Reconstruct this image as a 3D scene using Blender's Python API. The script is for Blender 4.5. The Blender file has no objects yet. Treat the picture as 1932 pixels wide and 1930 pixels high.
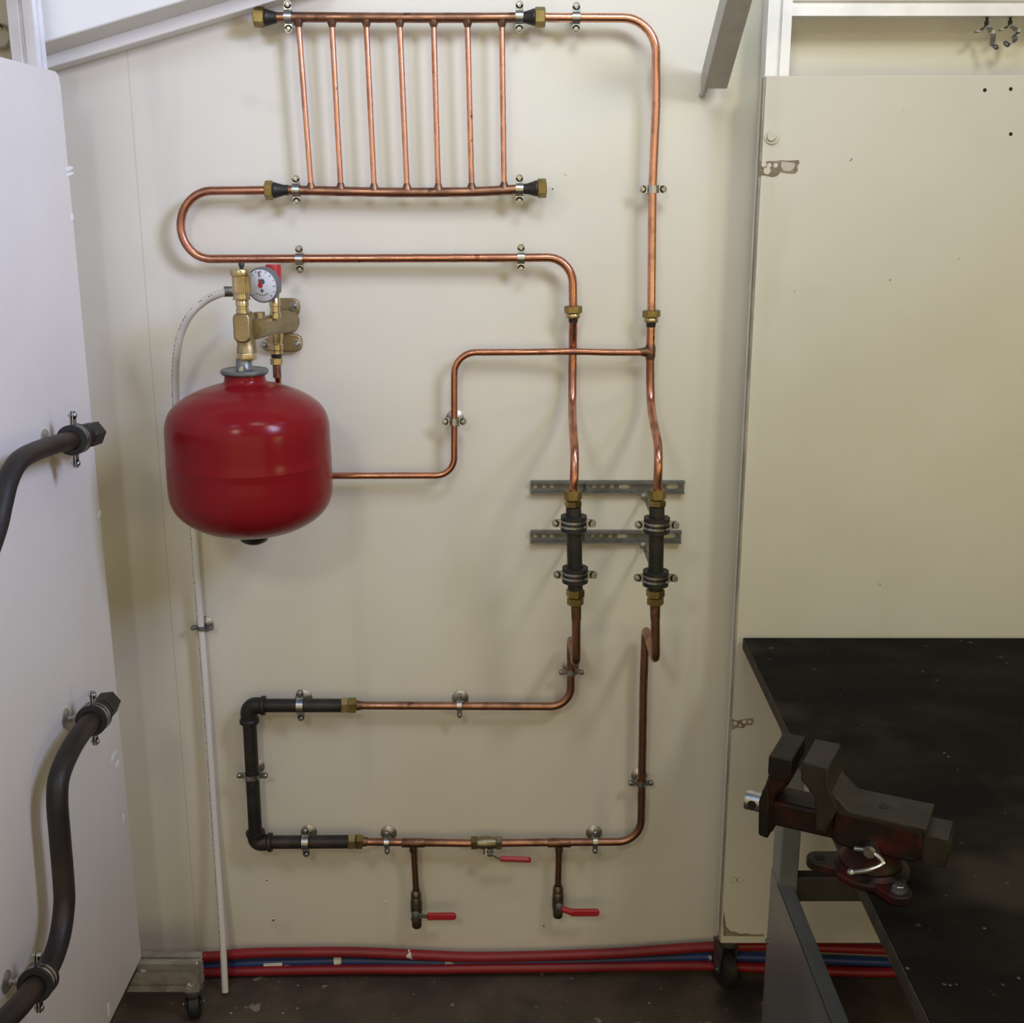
import bpy, math, random
from mathutils import Vector, Matrix
V = Vector
random.seed(7)
SC = bpy.context.scene
COL = SC.collection
# ------------------------------------------------------------------ camera
F, CX, CY = 2250.0, 966.0, 965.0
CAM = V((0, -2.2, 1.6)); TH = math.radians(15.0)
FW = V((0, math.cos(TH), -math.sin(TH))); UP = V((0, math.sin(TH), math.cos(TH))); RT = V((1, 0, 0))
cd = bpy.data.cameras.new('camera'); cam = bpy.data.objects.new('camera', cd); COL.objects.link(cam)
cam.location = CAM; cam.rotation_euler = (math.radians(75), 0, 0)
cd.sensor_width = 36; cd.lens = F / 1932 * 36; cd.clip_start = 0.02
SC.camera = cam
def ray(px, py): return FW + RT * ((px - CX) / F) - UP * ((py - CY) / F)
def P(px, py, off=0.0):            # point on the plane standing off the back wall
    d = ray(px, py); return CAM + d * ((-off - CAM.y) / d.y)
def PX(px, py, X):                 # point on a plane X = const (left partition)
    d = ray(px, py); return CAM + d * ((X - CAM.x) / d.x)
def PZ(px, py, z):                 # point on a horizontal plane
    d = ray(px, py); return CAM + d * ((z - CAM.z) / d.z)

# ------------------------------------------------------------------ materials
def mat(name, c1, c2=None, scale=18, lo=.42, hi=.62, rough=.5, metal=0.0, bump=0.0, bscale=60,
        spots=None, r2=None, coat=0.0, stretch=None, spec=None, streak=None):
    m = bpy.data.materials.new(name); m.use_nodes = True
    nt = m.node_tree; N = nt.nodes; L = nt.links
    b = N['Principled BSDF']; tc = N.new('ShaderNodeTexCoord')
    b.inputs['Metallic'].default_value = metal; b.inputs['Roughness'].default_value = rough
    if spec is not None: b.inputs['Specular IOR Level'].default_value = spec
    if coat: b.inputs['Coat Weight'].default_value = coat; b.inputs['Coat Roughness'].default_value = .12
    vec = tc.outputs['Object']
    if stretch:
        mp = N.new('ShaderNodeMapping'); mp.inputs['Scale'].default_value = stretch
        L.new(vec, mp.inputs['Vector']); vec = mp.outputs['Vector']
    col = None
    def ramp(src, a, c):
        r = N.new('ShaderNodeMapRange'); r.inputs['From Min'].default_value = a; r.inputs['From Max'].default_value = c
        r.interpolation_type = 'SMOOTHSTEP'
        L.new(src, r.inputs['Value']); return r.outputs['Result']
    def mix(f, A, B):
        x = N.new('ShaderNodeMix'); x.data_type = 'RGBA'; L.new(f, x.inputs['Factor'])
        for k, v in (('A', A), ('B', B)):
            s = [i for i in x.inputs if i.name == k and i.type == 'RGBA'][0]
            if hasattr(v, 'is_output') or isinstance(v, bpy.types.NodeSocket): L.new(v, s)
            else: s.default_value = (*v, 1)
        return [o for o in x.outputs if o.type == 'RGBA'][0]
    if c2:
        n = N.new('ShaderNodeTexNoise'); n.inputs['Scale'].default_value = scale; n.inputs['Detail'].default_value = 6
        n.inputs['Roughness'].default_value = .6
        L.new(vec, n.inputs['Vector']); f = ramp(n.outputs['Fac'], lo, hi)
        col = mix(f, c1, c2)
        if r2 is not None:
            rr = N.new('ShaderNodeMapRange'); rr.inputs['To Min'].default_value = rough; rr.inputs['To Max'].default_value = r2
            L.new(f, rr.inputs['Value']); L.new(rr.outputs['Result'], b.inputs['Roughness'])
    if streak:
        sc_, a, c, cs = streak
        mp = N.new('ShaderNodeMapping'); mp.inputs['Scale'].default_value = sc_; L.new(tc.outputs['Object'], mp.inputs['Vector'])
        n = N.new('ShaderNodeTexNoise'); n.inputs['Scale'].default_value = 1; n.inputs['Detail'].default_value = 5
        L.new(mp.outputs['Vector'], n.inputs['Vector'])
        col = mix(ramp(n.outputs['Fac'], a, c), col if col else c1, cs)
    if spots:
        for (sc_, a, c, cs) in spots:
            n = N.new('ShaderNodeTexNoise'); n.inputs['Scale'].default_value = sc_; n.inputs['Detail'].default_value = 3
            L.new(tc.outputs['Object'], n.inputs['Vector'])
            col = mix(ramp(n.outputs['Fac'], a, c), col if col else c1, cs)
    if col: L.new(col, b.inputs['Base Color'])
    else: b.inputs['Base Color'].default_value = (*c1, 1)
    if bump:
        n = N.new('ShaderNodeTexNoise'); n.inputs['Scale'].default_value = bscale; n.inputs['Detail'].default_value = 4
        L.new(vec, n.inputs['Vector'])
        bp = N.new('ShaderNodeBump'); bp.inputs['Strength'].default_value = bump; bp.inputs['Distance'].default_value = .004
        L.new(n.outputs['Fac'], bp.inputs['Height']); L.new(bp.outputs['Normal'], b.inputs['Normal'])
    return m
COPPER_L = mat('polished_copper', (.80, .43, .29), (.56, .28, .185), 26, .42, .66, .26, 1, r2=.42, bump=.05, bscale=90,
             spots=[(45, .68, .76, (.26, .12, .075))])
COPPER = mat('copper', (.56, .265, .175), (.36, .165, .11), 26, .42, .66, .24, 1, r2=.42, bump=.05, bscale=90,
             spots=[(45, .66, .74, (.20, .09, .055))])
COPPER_D = mat('tarnished_copper', (.40, .21, .14), (.21, .11, .075), 22, .38, .66, .30, 1, r2=.48, bump=.06, bscale=90,
               spots=[(30, .64, .74, (.10, .065, .05))])
COPPER_S = mat('soldered_copper', (.17, .10, .07), (.30, .16, .10), 60, .4, .62, .45, 1, bump=.15, bscale=120)
BRASS_D = mat('aged_brass', (.22, .17, .065), (.34, .26, .10), 40, .4, .65, .40, 1, bump=.05)
BRASS = mat('brass', (.60, .49, .27), (.46, .36, .19), 30, .4, .65, .33, 1, bump=.04)
BRASS_M = mat('cast_brass', (.38, .305, .17), (.31, .245, .13), 35, .4, .65, .46, 1, bump=.12, bscale=240)
IRON = mat('black_iron', (.022, .020, .018), (.045, .037, .030), 24, .42, .7, .48, .35, bump=.12, bscale=140)
IRON_B = mat('scorched_iron', (.020, .018, .017), (.042, .028, .020), 9, .45, .68, .50, .3, bump=.1, bscale=120)
ZINC = mat('zinc', (.52, .54, .54), (.36, .37, .37), 60, .4, .65, .30, 1, bump=.04)
ZINC_D = mat('dull_galvanised_steel', (.30, .31, .31), (.22, .225, .225), 50, .4, .65, .46, 1, bump=.05)
GALV = mat('grey_plated_steel', (.20, .215, .21), (.15, .16, .155), 50, .4, .65, .42, .7, bump=.05)
RUBBER = mat('black_rubber', (.014, .014, .015), rough=.55)
RED = mat('red_enamel', (.20, .009, .012), (.185, .008, .010), 5, .3, .7, .20, 0, spec=.16)
RED_L = mat('red_plastic', (.43, .02, .03), rough=.38)
BLACKP = mat('black_plastic', (.012, .012, .012), rough=.4)
WHITEP = mat('white_plastic', (.72, .71, .68), rough=.35)
DIAL = mat('dial_face', (.66, .68, .76), rough=.25)
GREYP = mat('grey_plastic', (.12, .13, .14), rough=.4)
INK = mat('printed_ink', (.10, .10, .12), rough=.5)
WALLM = mat('painted_board', (.72, .69, .60), (.675, .645, .555), 2.2, .35, .7, .55, 0, bump=.10, bscale=34,
            spots=[(5.5, .66, .80, (.60, .575, .50))], streak=((9, 1, .9), .60, .78, (.635, .605, .535)))
ROOMM = mat('room_paint', (.62, .57, .50), (.56, .51, .44), 2, .35, .7, .6)
PANELM = mat('painted_panel', (.66, .635, .55), (.605, .58, .48), 1.7, .35, .68, .42, 0, bump=.08, bscale=28,
             streak=((11, 1, 1.0), .58, .8, (.60, .575, .47)), spots=[(60, .745, .77, (.30, .27, .2))])
PANEL_L = mat('painted_partition', (.74, .70, .64), (.69, .65, .585), 2.0, .35, .68, .5, 0, bump=.10, bscale=30)
EDGEM = mat('panel_edge', (.26, .23, .18), (.40, .37, .31), 12, .4, .65, .7, 0, bump=.2)
ALU = mat('aluminium_profile', (.84, .84, .84), (.76, .76, .76), 14, .4, .65, .42, .25, spots=[(26, .70, .72, (.78, .77, .74))])
ALU_D = mat('dirty_aluminium_profile', (.42, .40, .36), (.30, .28, .24), 20, .4, .62, .48, .45,
            spots=[(30, .645, .665, (.78, .76, .70))])
FLOORM = mat('stained_floor', (.060, .047, .036), (.105, .083, .063), 7, .38, .66, .55, 0, bump=.15, bscale=50,
             spots=[(22, .67, .72, (.26, .235, .20)), (70, .715, .74, (.48, .45, .40)), (3, .62, .72, (.028, .023, .019))])
BENCHM = mat('dimmed_oily_bench_top', (.0050, .0046, .0038), (.0150, .0125, .0088), 5, .36, .68, .65, 0, bump=.14, bscale=70,
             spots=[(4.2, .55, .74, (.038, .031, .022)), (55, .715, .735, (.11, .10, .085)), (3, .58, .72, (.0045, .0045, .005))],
             stretch=(1, 1.6, 1), spec=.07)  # oily grime, darkened further to stand in for the dim corner's shade
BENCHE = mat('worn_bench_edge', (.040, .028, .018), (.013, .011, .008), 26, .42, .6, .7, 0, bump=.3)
GREYM = mat('grey_steel_paint', (.185, .195, .20), (.15, .16, .165), 9, .4, .65, .30, .15, bump=.03)
DARKM = mat('dark_rail', (.045, .04, .033), (.06, .052, .04), 20, .4, .65, .6)
BEAMW = mat('white_beam_paint', (.80, .79, .76), rough=.5)
BEAMG = mat('grey_beam_paint', (.40, .39, .385), rough=.5)
BRACEM = mat('grey_channel_paint', (.50, .49, .46), (.43, .42, .39), 14, .4, .65, .5)
HOSER = mat('red_pipe_sleeve', (.27, .012, .020), (.21, .009, .016), 8, .4, .65, .42, 0,
            spots=[(26, .735, .75, (.66, .62, .57))])
HOSEB = mat('blue_pipe_sleeve', (.020, .050, .20), (.014, .035, .13), 10, .4, .65, .42, 0,
            spots=[(20, .66, .69, (.45, .44, .45))])
VICER = mat('vice_red_paint', (.055, .006, .006), (.012, .0075, .006), 24, .30, .55, .5, 0, spec=.25, bump=.12, bscale=90)  # all three vice colours darkened in place of the dim corner's shade
VICEK = mat('dimmed_vice_iron', (.010, .0085, .007), (.018, .011, .008), 30, .4, .65, .55, .1, spec=.25, bump=.12, bscale=90)
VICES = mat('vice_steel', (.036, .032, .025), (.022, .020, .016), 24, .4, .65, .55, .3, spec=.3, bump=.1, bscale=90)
RAILM = mat('grey_rail_zinc', (.20, .21, .205), (.155, .16, .155), 50, .4, .65, .5, .6, bump=.05)
BASEP = mat('dull_base_plate', (.52, .48, .41), (.36, .33, .28), 60, .4, .65, .42, .85)
FAINT = mat('faint_glue', (.52, .48, .39), rough=.7)
VALVEB_D = mat('valve_body_metal', (.24, .21, .165), (.16, .135, .10), 50, .4, .65, .42, 1)
VALVEB = mat('valve_brass', (.36, .31, .22), (.25, .215, .15), 50, .4, .65, .40, 1)
TORN = mat('torn_brown_fibre', (.20, .155, .105), (.30, .25, .19), 40, .45, .60, .85)
FILL = mat('white_filler', (.80, .79, .75), rough=.6)
HOLEM = mat('drilled_hole', (.015, .012, .010), rough=.9)

# ------------------------------------------------------------------ mesh helpers
def frame(o, z, x=None):
    z = V(z).normalized()
    if x is None: x = V((0, 0, 1)) if abs(z.z) < .8 else V((1, 0, 0))
    x = V(x); x = (x - z * x.dot(z)).normalized(); y = z.cross(x)
    return (V(o), x, y, z)
WORLD = (V((0, 0, 0)), V((1, 0, 0)), V((0, 1, 0)), V((0, 0, 1)))
class MB:
    def __init__(s): s.v = []; s.f = []
    def add(s, vs, fs):
        o = len(s.v); s.v += [V(p) for p in vs]; s.f += [[i + o for i in f] for f in fs]; return s
    def box(s, lo, hi, fr=WORLD):
        o, x, y, z = fr; vs = []
        for k in (0, 1):
            for j in (0, 1):
                for i in (0, 1):
                    a = (lo[0], hi[0])[i]; b = (lo[1], hi[1])[j]; c = (lo[2], hi[2])[k]
                    vs.append(o + x * a + y * b + z * c)
        return s.add(vs, [(0, 2, 3, 1), (4, 5, 7, 6), (0, 1, 5, 4), (2, 6, 7, 3), (0, 4, 6, 2), (1, 3, 7, 5)])
    def prism(s, poly, fr, h0, h1):
        o, x, y, z = fr; n = len(poly)
        vs = [o + x * a + y * b + z * h0 for a, b in poly] + [o + x * a + y * b + z * h1 for a, b in poly]
        return s.add(vs, [list(range(n))[::-1], list(range(n, 2 * n))] + [(i, (i + 1) % n, n + (i + 1) % n, n + i) for i in range(n)])
    def lathe(s, prof, fr, seg=24, rot=0.0):
        o, x, y, z = fr; vs = []; fs = []; rings = []
        for r, h in prof:
            if r < 1e-6: rings.append([len(vs)]); vs.append(o + z * h)
            else:
                rings.append(list(range(len(vs), len(vs) + seg)))
                for k in range(seg):
                    a = 2 * math.pi * k / seg + rot; vs.append(o + x * (r * math.cos(a)) + y * (r * math.sin(a)) + z * h)
        for A, B in zip(rings, rings[1:]):
            for k in range(seg):
                k2 = (k + 1) % seg
                if len(A) == 1 and len(B) == 1: continue
                if len(A) == 1: fs.append((A[0], B[k2], B[k]))
                elif len(B) == 1: fs.append((A[k], A[k2], B[0]))
                else: fs.append((A[k], A[k2], B[k2], B[k]))
        if len(rings[0]) > 1: fs.append(rings[0][::-1])
        if len(rings[-1]) > 1: fs.append(rings[-1])
        return s.add(vs, fs)
    def cyl(s, a, b, r, seg=16, r2=None):
        a = V(a); b = V(b); return s.lathe([(r, 0), (r2 or r, (b - a).length)], frame(a, b - a), seg)
    def hexnut(s, a, b, af, ch=.12, rot=0.0):
        a = V(a); b = V(b); h = (b - a).length; R = af / math.sqrt(3); c = R * ch
        return s.lathe([(R - c, 0), (R, c * .7), (R, h - c * .7), (R - c, h)], frame(a, b - a), 6, rot)
    def tube(s, pts, r, seg=14, caps=True):
        n = len(pts); rs = r if isinstance(r, (list, tuple)) else [r] * n
        T = []
        for i in range(n):
            T.append((pts[min(i + 1, n - 1)] - pts[max(i - 1, 0)]).normalized())
        x = frame((0, 0, 0), T[0])[1]; vs = []; fs = []
        for i in range(n):
            x = (x - T[i] * x.dot(T[i])).normalized(); y = T[i].cross(x)
            for k in range(seg):
                a = 2 * math.pi * k / seg; vs.append(pts[i] + (x * math.cos(a) + y * math.sin(a)) * rs[i])
        for i in range(n - 1):
            for k in range(seg):
                k2 = (k + 1) % seg; fs.append((i * seg + k, i * seg + k2, (i + 1) * seg + k2, (i + 1) * seg + k))
        if caps: fs.append(list(range(seg))[::-1]); fs.append([(n - 1) * seg + k for k in range(seg)])
        return s.add(vs, fs)
    def ring(s, o, axis, r1, r2, w, seg=28):
        fr = frame(o, axis); vs = []; fs = []
        pr = [(r1, -w / 2), (r2, -w / 2), (r2, w / 2), (r1, w / 2)]
        for k in range(seg):
            a = 2 * math.pi * k / seg
            for r, h in pr: vs.append(fr[0] + (fr[1] * math.cos(a) + fr[2] * math.sin(a)) * r + fr[3] * h)
        for k in range(seg):
            k2 = (k + 1) % seg
            for j in range(4):
                j2 = (j + 1) % 4; fs.append((k * 4 + j, k2 * 4 + j, k2 * 4 + j2, k * 4 + j2))
        return s.add(vs, fs)
    def sphere(s, o, r, seg=16, sx=(1, 1, 1)):
        pr = [(r * math.sin(math.pi * i / 8), -r * math.cos(math.pi * i / 8)) for i in range(9)]
        pr[0] = (0, -r); pr[-1] = (0, r)
        return s.lathe(pr, frame(o, (0, 0, 1)), seg)
    def build(s, name, m, parent=None, bevel=0, ang=35, origin=None, extra=None):
        n0 = len(s.f)
        if extra: s.add(extra[0].v, extra[0].f)
        me = bpy.data.meshes.new(name)
        if parent is not None: org = worg(parent)
        elif origin is not None: org = V(origin)
        else:
            lo = V([min(p[i] for p in s.v) for i in range(3)]); hi = V([max(p[i] for p in s.v) for i in range(3)])
            org = V(((lo.x + hi.x) / 2, (lo.y + hi.y) / 2, lo.z))
        me.from_pydata([tuple(p - org) for p in s.v], [], s.f)
        if extra:
            for i in range(n0, len(s.f)): me.polygons[i].material_index = 1
        import bmesh
        bm = bmesh.new(); bm.from_mesh(me); bmesh.ops.recalc_face_normals(bm, faces=bm.faces); bm.to_mesh(me); bm.free()
        me.materials.append(m)
        if extra: me.materials.append(extra[1])
        for p in me.polygons: p.use_smooth = True
        me.set_sharp_from_angle(angle=math.radians(ang))
        o = bpy.data.objects.new(name, me); COL.objects.link(o)
        if parent is not None: o.parent = parent
        else: o.location = org
        if bevel:
            b = o.modifiers.new('bevel', 'BEVEL'); b.width = bevel; b.segments = 2; b.limit_method = 'ANGLE'; b.angle_limit = math.radians(40)
        return o
def worg(o):
    p = V(o.location)
    while o.parent: o = o.parent; p = p + V(o.location)
    return p
def tag(o, label, cat, group=None):
    o['label'] = label; o['category'] = cat
    if group: o['group'] = group
    return o
def thing(name, loc, label, cat, group=None):
    o = bpy.data.objects.new(name, None); o.empty_display_size = .05; COL.objects.link(o); o.location = V(loc)
    return tag(o, label, cat, group)
def struct(o): o['kind'] = 'structure'; return o
def plabel(o, l): o['label'] = l; return o
def bend(pts, rads, n=9):
    """polyline with rounded corners"""
    out = [V(pts[0])]
    for i in range(1, len(pts) - 1):
        p0, p1, p2 = V(pts[i - 1]), V(pts[i]), V(pts[i + 1]); r = rads[i - 1] if isinstance(rads, (list, tuple)) else rads
        a = (p0 - p1); b = (p2 - p1); la, lb = a.length, b.length; a.normalize(); b.normalize()
        th = a.angle(b)
        if r <= 0 or th > 3.1: out.append(p1); continue
        d = min(r / math.tan(th / 2), la * .49, lb * .49); r = d * math.tan(th / 2)
        c = p1 + (a + b).normalized() * (r / math.sin(th / 2))
        s = p1 + a * d - c; e = p1 + b * d - c; ph = s.angle(e); ax = s.cross(e)
        if ax.length < 1e-9: out.append(p1); continue
        for k in range(n + 1): out.append(c + Matrix.Rotation(ph * k / n, 3, ax.normalized()) @ s)
    out.append(V(pts[-1])); return out
def smooth(pts, n=8):
    """Catmull-Rom through points"""
    p = [V(q) for q in pts]; p = [p[0] * 2 - p[1]] + p + [p[-1] * 2 - p[-2]]; out = []
    for i in range(1, len(p) - 2):
        for k in range(n):
            t = k / n; a, b, c, d = p[i - 1:i + 3]
            out.append(.5 * ((2 * b) + (c - a) * t + (2 * a - 5 * b + 4 * c - d) * t * t + (3 * b - a - 3 * c + d) * t ** 3))
    out.append(p[-2]); return out
def dense(pts, step=.03):
    out = [V(pts[0])]
    for a, b in zip(pts, pts[1:]):
        n = max(1, int((V(b) - V(a)).length / step))
        for k in range(1, n + 1): out.append(V(a).lerp(V(b), k / n))
    return out
def profile_bar(m, a, b, up, w=.04, h=.04, g=.008, d=.007):
    """slotted aluminium extrusion"""
    a = V(a); b = V(b); fr = frame(a, b - a, up); x, y = h / 2, w / 2
    poly = [(-x, -y), (-g / 2, -y), (-g / 2, -y + d), (g / 2, -y + d), (g / 2, -y), (x, -y), (x, -g / 2), (x - d, -g / 2), (x - d, g / 2), (x, g / 2),
            (x, y), (g / 2, y), (g / 2, y - d), (-g / 2, y - d), (-g / 2, y), (-x, y), (-x, g / 2), (-x + d, g / 2), (-x + d, -g / 2), (-x, -g / 2)]
    return m.prism(poly, fr, 0, (b - a).length)
def hole_plate(m, x0, h, cells, t, fr):
    """perforated strip: cells = (width, rx, ry)"""
    o, X, Y, Z = fr; n = 16
    for (w, rx, ry) in cells:
        cx = x0 + w / 2; hw = w / 2; hh = h / 2; x0 += w
        if rx <= 0: m.box((cx - hw, -hh, 0), (cx + hw, hh, t), fr); continue
        vs = []; fs = []
        for k in range(n):
            a = 2 * math.pi * (k + .5) / n; c, s_ = math.cos(a), math.sin(a)
            sc_ = min(hw / abs(c), hh / abs(s_))
            ix = (rx - ry) * (1 if c > 0 else -1) + ry * c if rx > ry else rx * c
            for zz in (0, t):
                vs.append(o + X * (cx + ix) + Y * (ry * s_) + Z * zz); vs.append(o + X * (cx + c * sc_) + Y * (s_ * sc_) + Z * zz)
        for k in range(n):
            q = k * 4; w2 = ((k + 1) % n) * 4
            fs += [(q + 2, q + 3, w2 + 3, w2 + 2), (q, w2, w2 + 1, q + 1), (q, q + 2, w2 + 2, w2), (q + 1, w2 + 1, w2 + 3, q + 3)]
        m.add(vs, fs)
        # corners
        for sx in (-1, 1):
            for sy in (-1, 1): pass
    return m

# ------------------------------------------------------------------ setting
w = MB()
w.box((-3.0, 0, 0), (3.0, .06, 2.95))
for (px, py, r) in ((727, 1702, .004), (515, 1735, .0035), (505, 1660, .003), (560, 1640, .002), (1068, 328, .003), (1043, 355, .002)):
    p = P(px, py, 0); w.lathe([(r, 0), (r * .8, .0012), (0, .0018)], frame(p, (0, -1, 0)), 10)
hol = MB()
for (px, py, r) in ((504, 1660, .0016), (516, 1735, .0022), (1043, 356, .0012), (1026, 1747, .0014)): hol.lathe([(r, 0), (r * .8, .0021), (0, .0022)], frame(P(px, py, 0), (0, -1, 0)), 10)
wall = struct(w.build('wall_back', WALLM, origin=(0, 0, 0), extra=(hol, HOLEM)))
# hairline board joint in the wall paint
nt = WALLM.node_tree; N = nt.nodes; L = nt.links
pa, pb = P(240, 100), P(355, 1570)
geo = N.new('ShaderNodeTexCoord'); sx = N.new('ShaderNodeSeparateXYZ'); L.new(geo.outputs['Object'], sx.inputs[0])
m1 = N.new('ShaderNodeMath'); m1.operation = 'MULTIPLY_ADD'; k = (pb.x - pa.x) / (pb.z - pa.z)
m1.inputs[1].default_value = -k; m1.inputs[2].default_value = -(pa.x - k * pa.z); L.new(sx.outputs['Z'], m1.inputs[0])
m2 = N.new('ShaderNodeMath'); m2.operation = 'ADD'; L.new(sx.outputs['X'], m2.inputs[0]); L.new(m1.outputs[0], m2.inputs[1])
m3 = N.new('ShaderNodeMath'); m3.operation = 'ABSOLUTE'; L.new(m2.outputs[0], m3.inputs[0])
mr = N.new('ShaderNodeMapRange'); mr.inputs['From Min'].default_value = .0006; mr.inputs['From Max'].default_value = .0014
mr.inputs['To Min'].default_value = .30; mr.inputs['To Max'].default_value = 0; L.new(m3.outputs[0], mr.inputs['Value'])
bs = N['Principled BSDF']; src = bs.inputs['Base Color'].links[0].from_socket
mx = N.new('ShaderNodeMix'); mx.data_type = 'RGBA'; L.new(mr.outputs[0], mx.inputs['Factor'])
L.new(src, [i for i in mx.inputs if i.name == 'A' and i.type == 'RGBA'][0])
[i for i in mx.inputs if i.name == 'B' and i.type == 'RGBA'][0].default_value = (.30, .27, .22, 1)
L.new([o for o in mx.outputs if o.type == 'RGBA'][0], bs.inputs['Base Color'])

fl = MB(); fl.box((-3.0, -4.5, -.05), (3.0, .06, 0)); struct(fl.build('floor', FLOORM, origin=(0, 0, 0)))

for nm, lo, hi in (('wall_left', (-3.06, -4.5, 0), (-3.0, .06, 2.95)), ('wall_right', (3.0, -4.5, 0), (3.06, .06, 2.95)),
                   ('wall_front', (-3.06, -4.56, 0), (3.06, -4.5, 2.95)), ('ceiling', (-3.06, -4.56, 2.95), (3.06, .06, 3.0))):
    m = MB(); m.box(lo, hi); struct(m.build(nm, ROOMM, origin=(0, 0, 0)))

# sloping fascia beam along the top left of the wall
def lin(p, q, x): return p[1] + (q[1] - p[1]) * (x - p[0]) / (q[0] - p[0])
xa, xb = 20, 640
def edge(l, off): return [P(x, lin(l[0], l[1], x), off) for x in (xa, xb)]
A = edge(((90, 79), (335, 5)), .12); B = edge(((92, 104), (323, 34)), .05); C = edge(((96, 128), (473, 15)), .045)
up = V((0, 0, .28))
bm_ = MB()
def loft(m, secs):
    n = len(secs[0]); vs = [p for s in secs for p in s]
    m.add(vs, [(i, (i + 1) % n, n + (i + 1) % n, n + i) for i in range(n)] + [list(range(n))[::-1], list(range(n, 2 * n))])
bk = lambda p: V((p.x, -.001, p.z))
loft(bm_, [[A[i], B[i], bk(B[i] + V((0, 0, .01))), bk(A[i] + up), A[i] + up] for i in (0, 1)])
tb = struct(bm_.build('trim_1', BEAMW, bevel=.003, origin=(0, 0, 0)))
bm_ = MB()
loft(bm_, [[B[i] + V((0, .001, .004)), C[i], bk(C[i]), bk(B[i] + V((0, 0, .004)))] for i in (0, 1)])
struct(bm_.build('trim_2', BEAMW, bevel=.002, origin=(0, 0, 0)))

# ------------------------------------------------------------------ left partition (wheeled stand seen edge on)
def caster(m_parent, x, y, htop, ax=(1, 0, 0), r=.034):
    fk = MB(); ax = V(ax).normalized(); fw = V((-ax.y, ax.x, 0))
    fk.lathe([(.020, htop - .012), (.022, htop - .006), (.022, htop)], frame((x, y, 0), (0, 0, 1)), 20)
    c = V((x, y, r)) + fw * .012
    fr = (c, ax, fw, V((0, 0, 1)))
    for s in (-1, 1):
        fk.prism([(-.020, htop - r - .012), (.016, htop - r - .012), (.010, -.006), (0, -.012), (-.010, -.006)], (c, fw, V((0, 0, 1)), ax), s * .017 - .0015, s * .017 + .0015)
    fk.box((-.0185, -.02, htop - r - .015), (.0185, .018, htop - r - .011), fr)
    f = fk.build('caster', ZINC_D, m_parent)
    wh = MB(); wh.lathe([(.012, -.013), (r - .006, -.013), (r, -.009), (r, .009), (r - .006, .013), (.012, .013)], frame(c, ax), 28)
    wh.build('wheel', RUBBER, f)
    MB().cyl(c - ax * .021, c + ax * .021, .004, 10).build('axle', ZINC, f)
LX = -.733
ZT, ZB = 1.787, .138
t = thing('partition_stand', (LX, -.7, 0), 'white painted board partition on wheels at left, seen along its side', 'partition')
pl = MB()
prof = [(-.150, ZB), (-.150, ZT - .02), (-.154, ZT - .006), (-.166, ZT), (-1.45, ZT), (-1.45, ZB)]
pl.prism(prof, (V((LX, 0, 0)), V((0, 1, 0)), V((0, 0, 1)), V((1, 0, 0))), -.016, 0)
ch = MB()
for (px, py, a, b) in ((131, 318, .016, .004), (132, 328, .018, .003), (136, 410, .006, .006), (188, 970, .008, .006), (215, 1425, .016, .006), (233, 1543, .005, .010), (222, 1440, .010, .005), (205, 1905, .006, .014)):
    c = PX(px, py, LX)
    ch.prism([(-a, -b * .7), (-a * .3, -b), (a * .8, -b * .5), (a, b * .3), (a * .2, b), (-a * .8, b * .6)], (c, V((0, 1, .1)), V((0, 0, 1)), V((1, 0, 0))), -.0002, .0012)
pan = pl.build('panel', PANEL_L, t, bevel=.0015, extra=(ch, FILL))
m = MB(); m.box((LX - .014, -1.45, ZB - .012), (LX - .002, -.151, ZB)); m.build('bottom_trim', DARKM, t)
po2 = MB(); po = MB()
profile_bar(po, (LX - .038, -.172, .14), (LX - .038, -.172, 2.25), (0, 1, 0)); po.build('post', ALU, t)
profile_bar(po2, (LX - .038, -1.40, .14), (LX - .038, -1.40, 2.25), (0, 1, 0)); po2.build('post', ALU, t)
m = MB(); profile_bar(m, (LX - .038, -.192, 1.925), (LX - .038, -1.38, 1.925), (0, 0, 1)); m.build('top_rail', ALU, t)
m = MB(); profile_bar(m, (LX - .038, -.192, .160), (LX - .038, -1.38, .160), (0, 0, 1)); m.build('bottom_rail', ALU_D, t)
for y in (-.152, -1.40):
    m = MB(); w_, h_ = .02, .0315; g_, d_ = .004, .006
    poly = [(-h_, -w_)]
    for c_ in (-h_ / 2, h_ / 2): poly += [(c_ - g_, -w_), (c_ - g_, -w_ + d_), (c_ + g_, -w_ + d_), (c_ + g_, -w_)]
    poly += [(h_, -w_), (h_, -g_), (h_ - d_, -g_), (h_ - d_, g_), (h_, g_), (h_, w_)]
    for c_ in (h_ / 2, -h_ / 2): poly += [(c_ + g_, w_), (c_ + g_, w_ - d_), (c_ - g_, w_ - d_), (c_ - g_, w_)]
    poly += [(-h_, w_), (-h_, g_), (-h_ + d_, g_), (-h_ + d_, -g_), (-h_, -g_)]
    m.prism(poly, frame((-.95, y, .1065), (1, 0, 0), (0, 0, 1)), 0, .333); m.build('foot_rail', ALU_D, t)
    caster(t, -.635, y - .004, .075, ax=(1, .25, 0), r=.030); caster(t, -.93, y, .075, ax=(1, .1, 0), r=.030)

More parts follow.
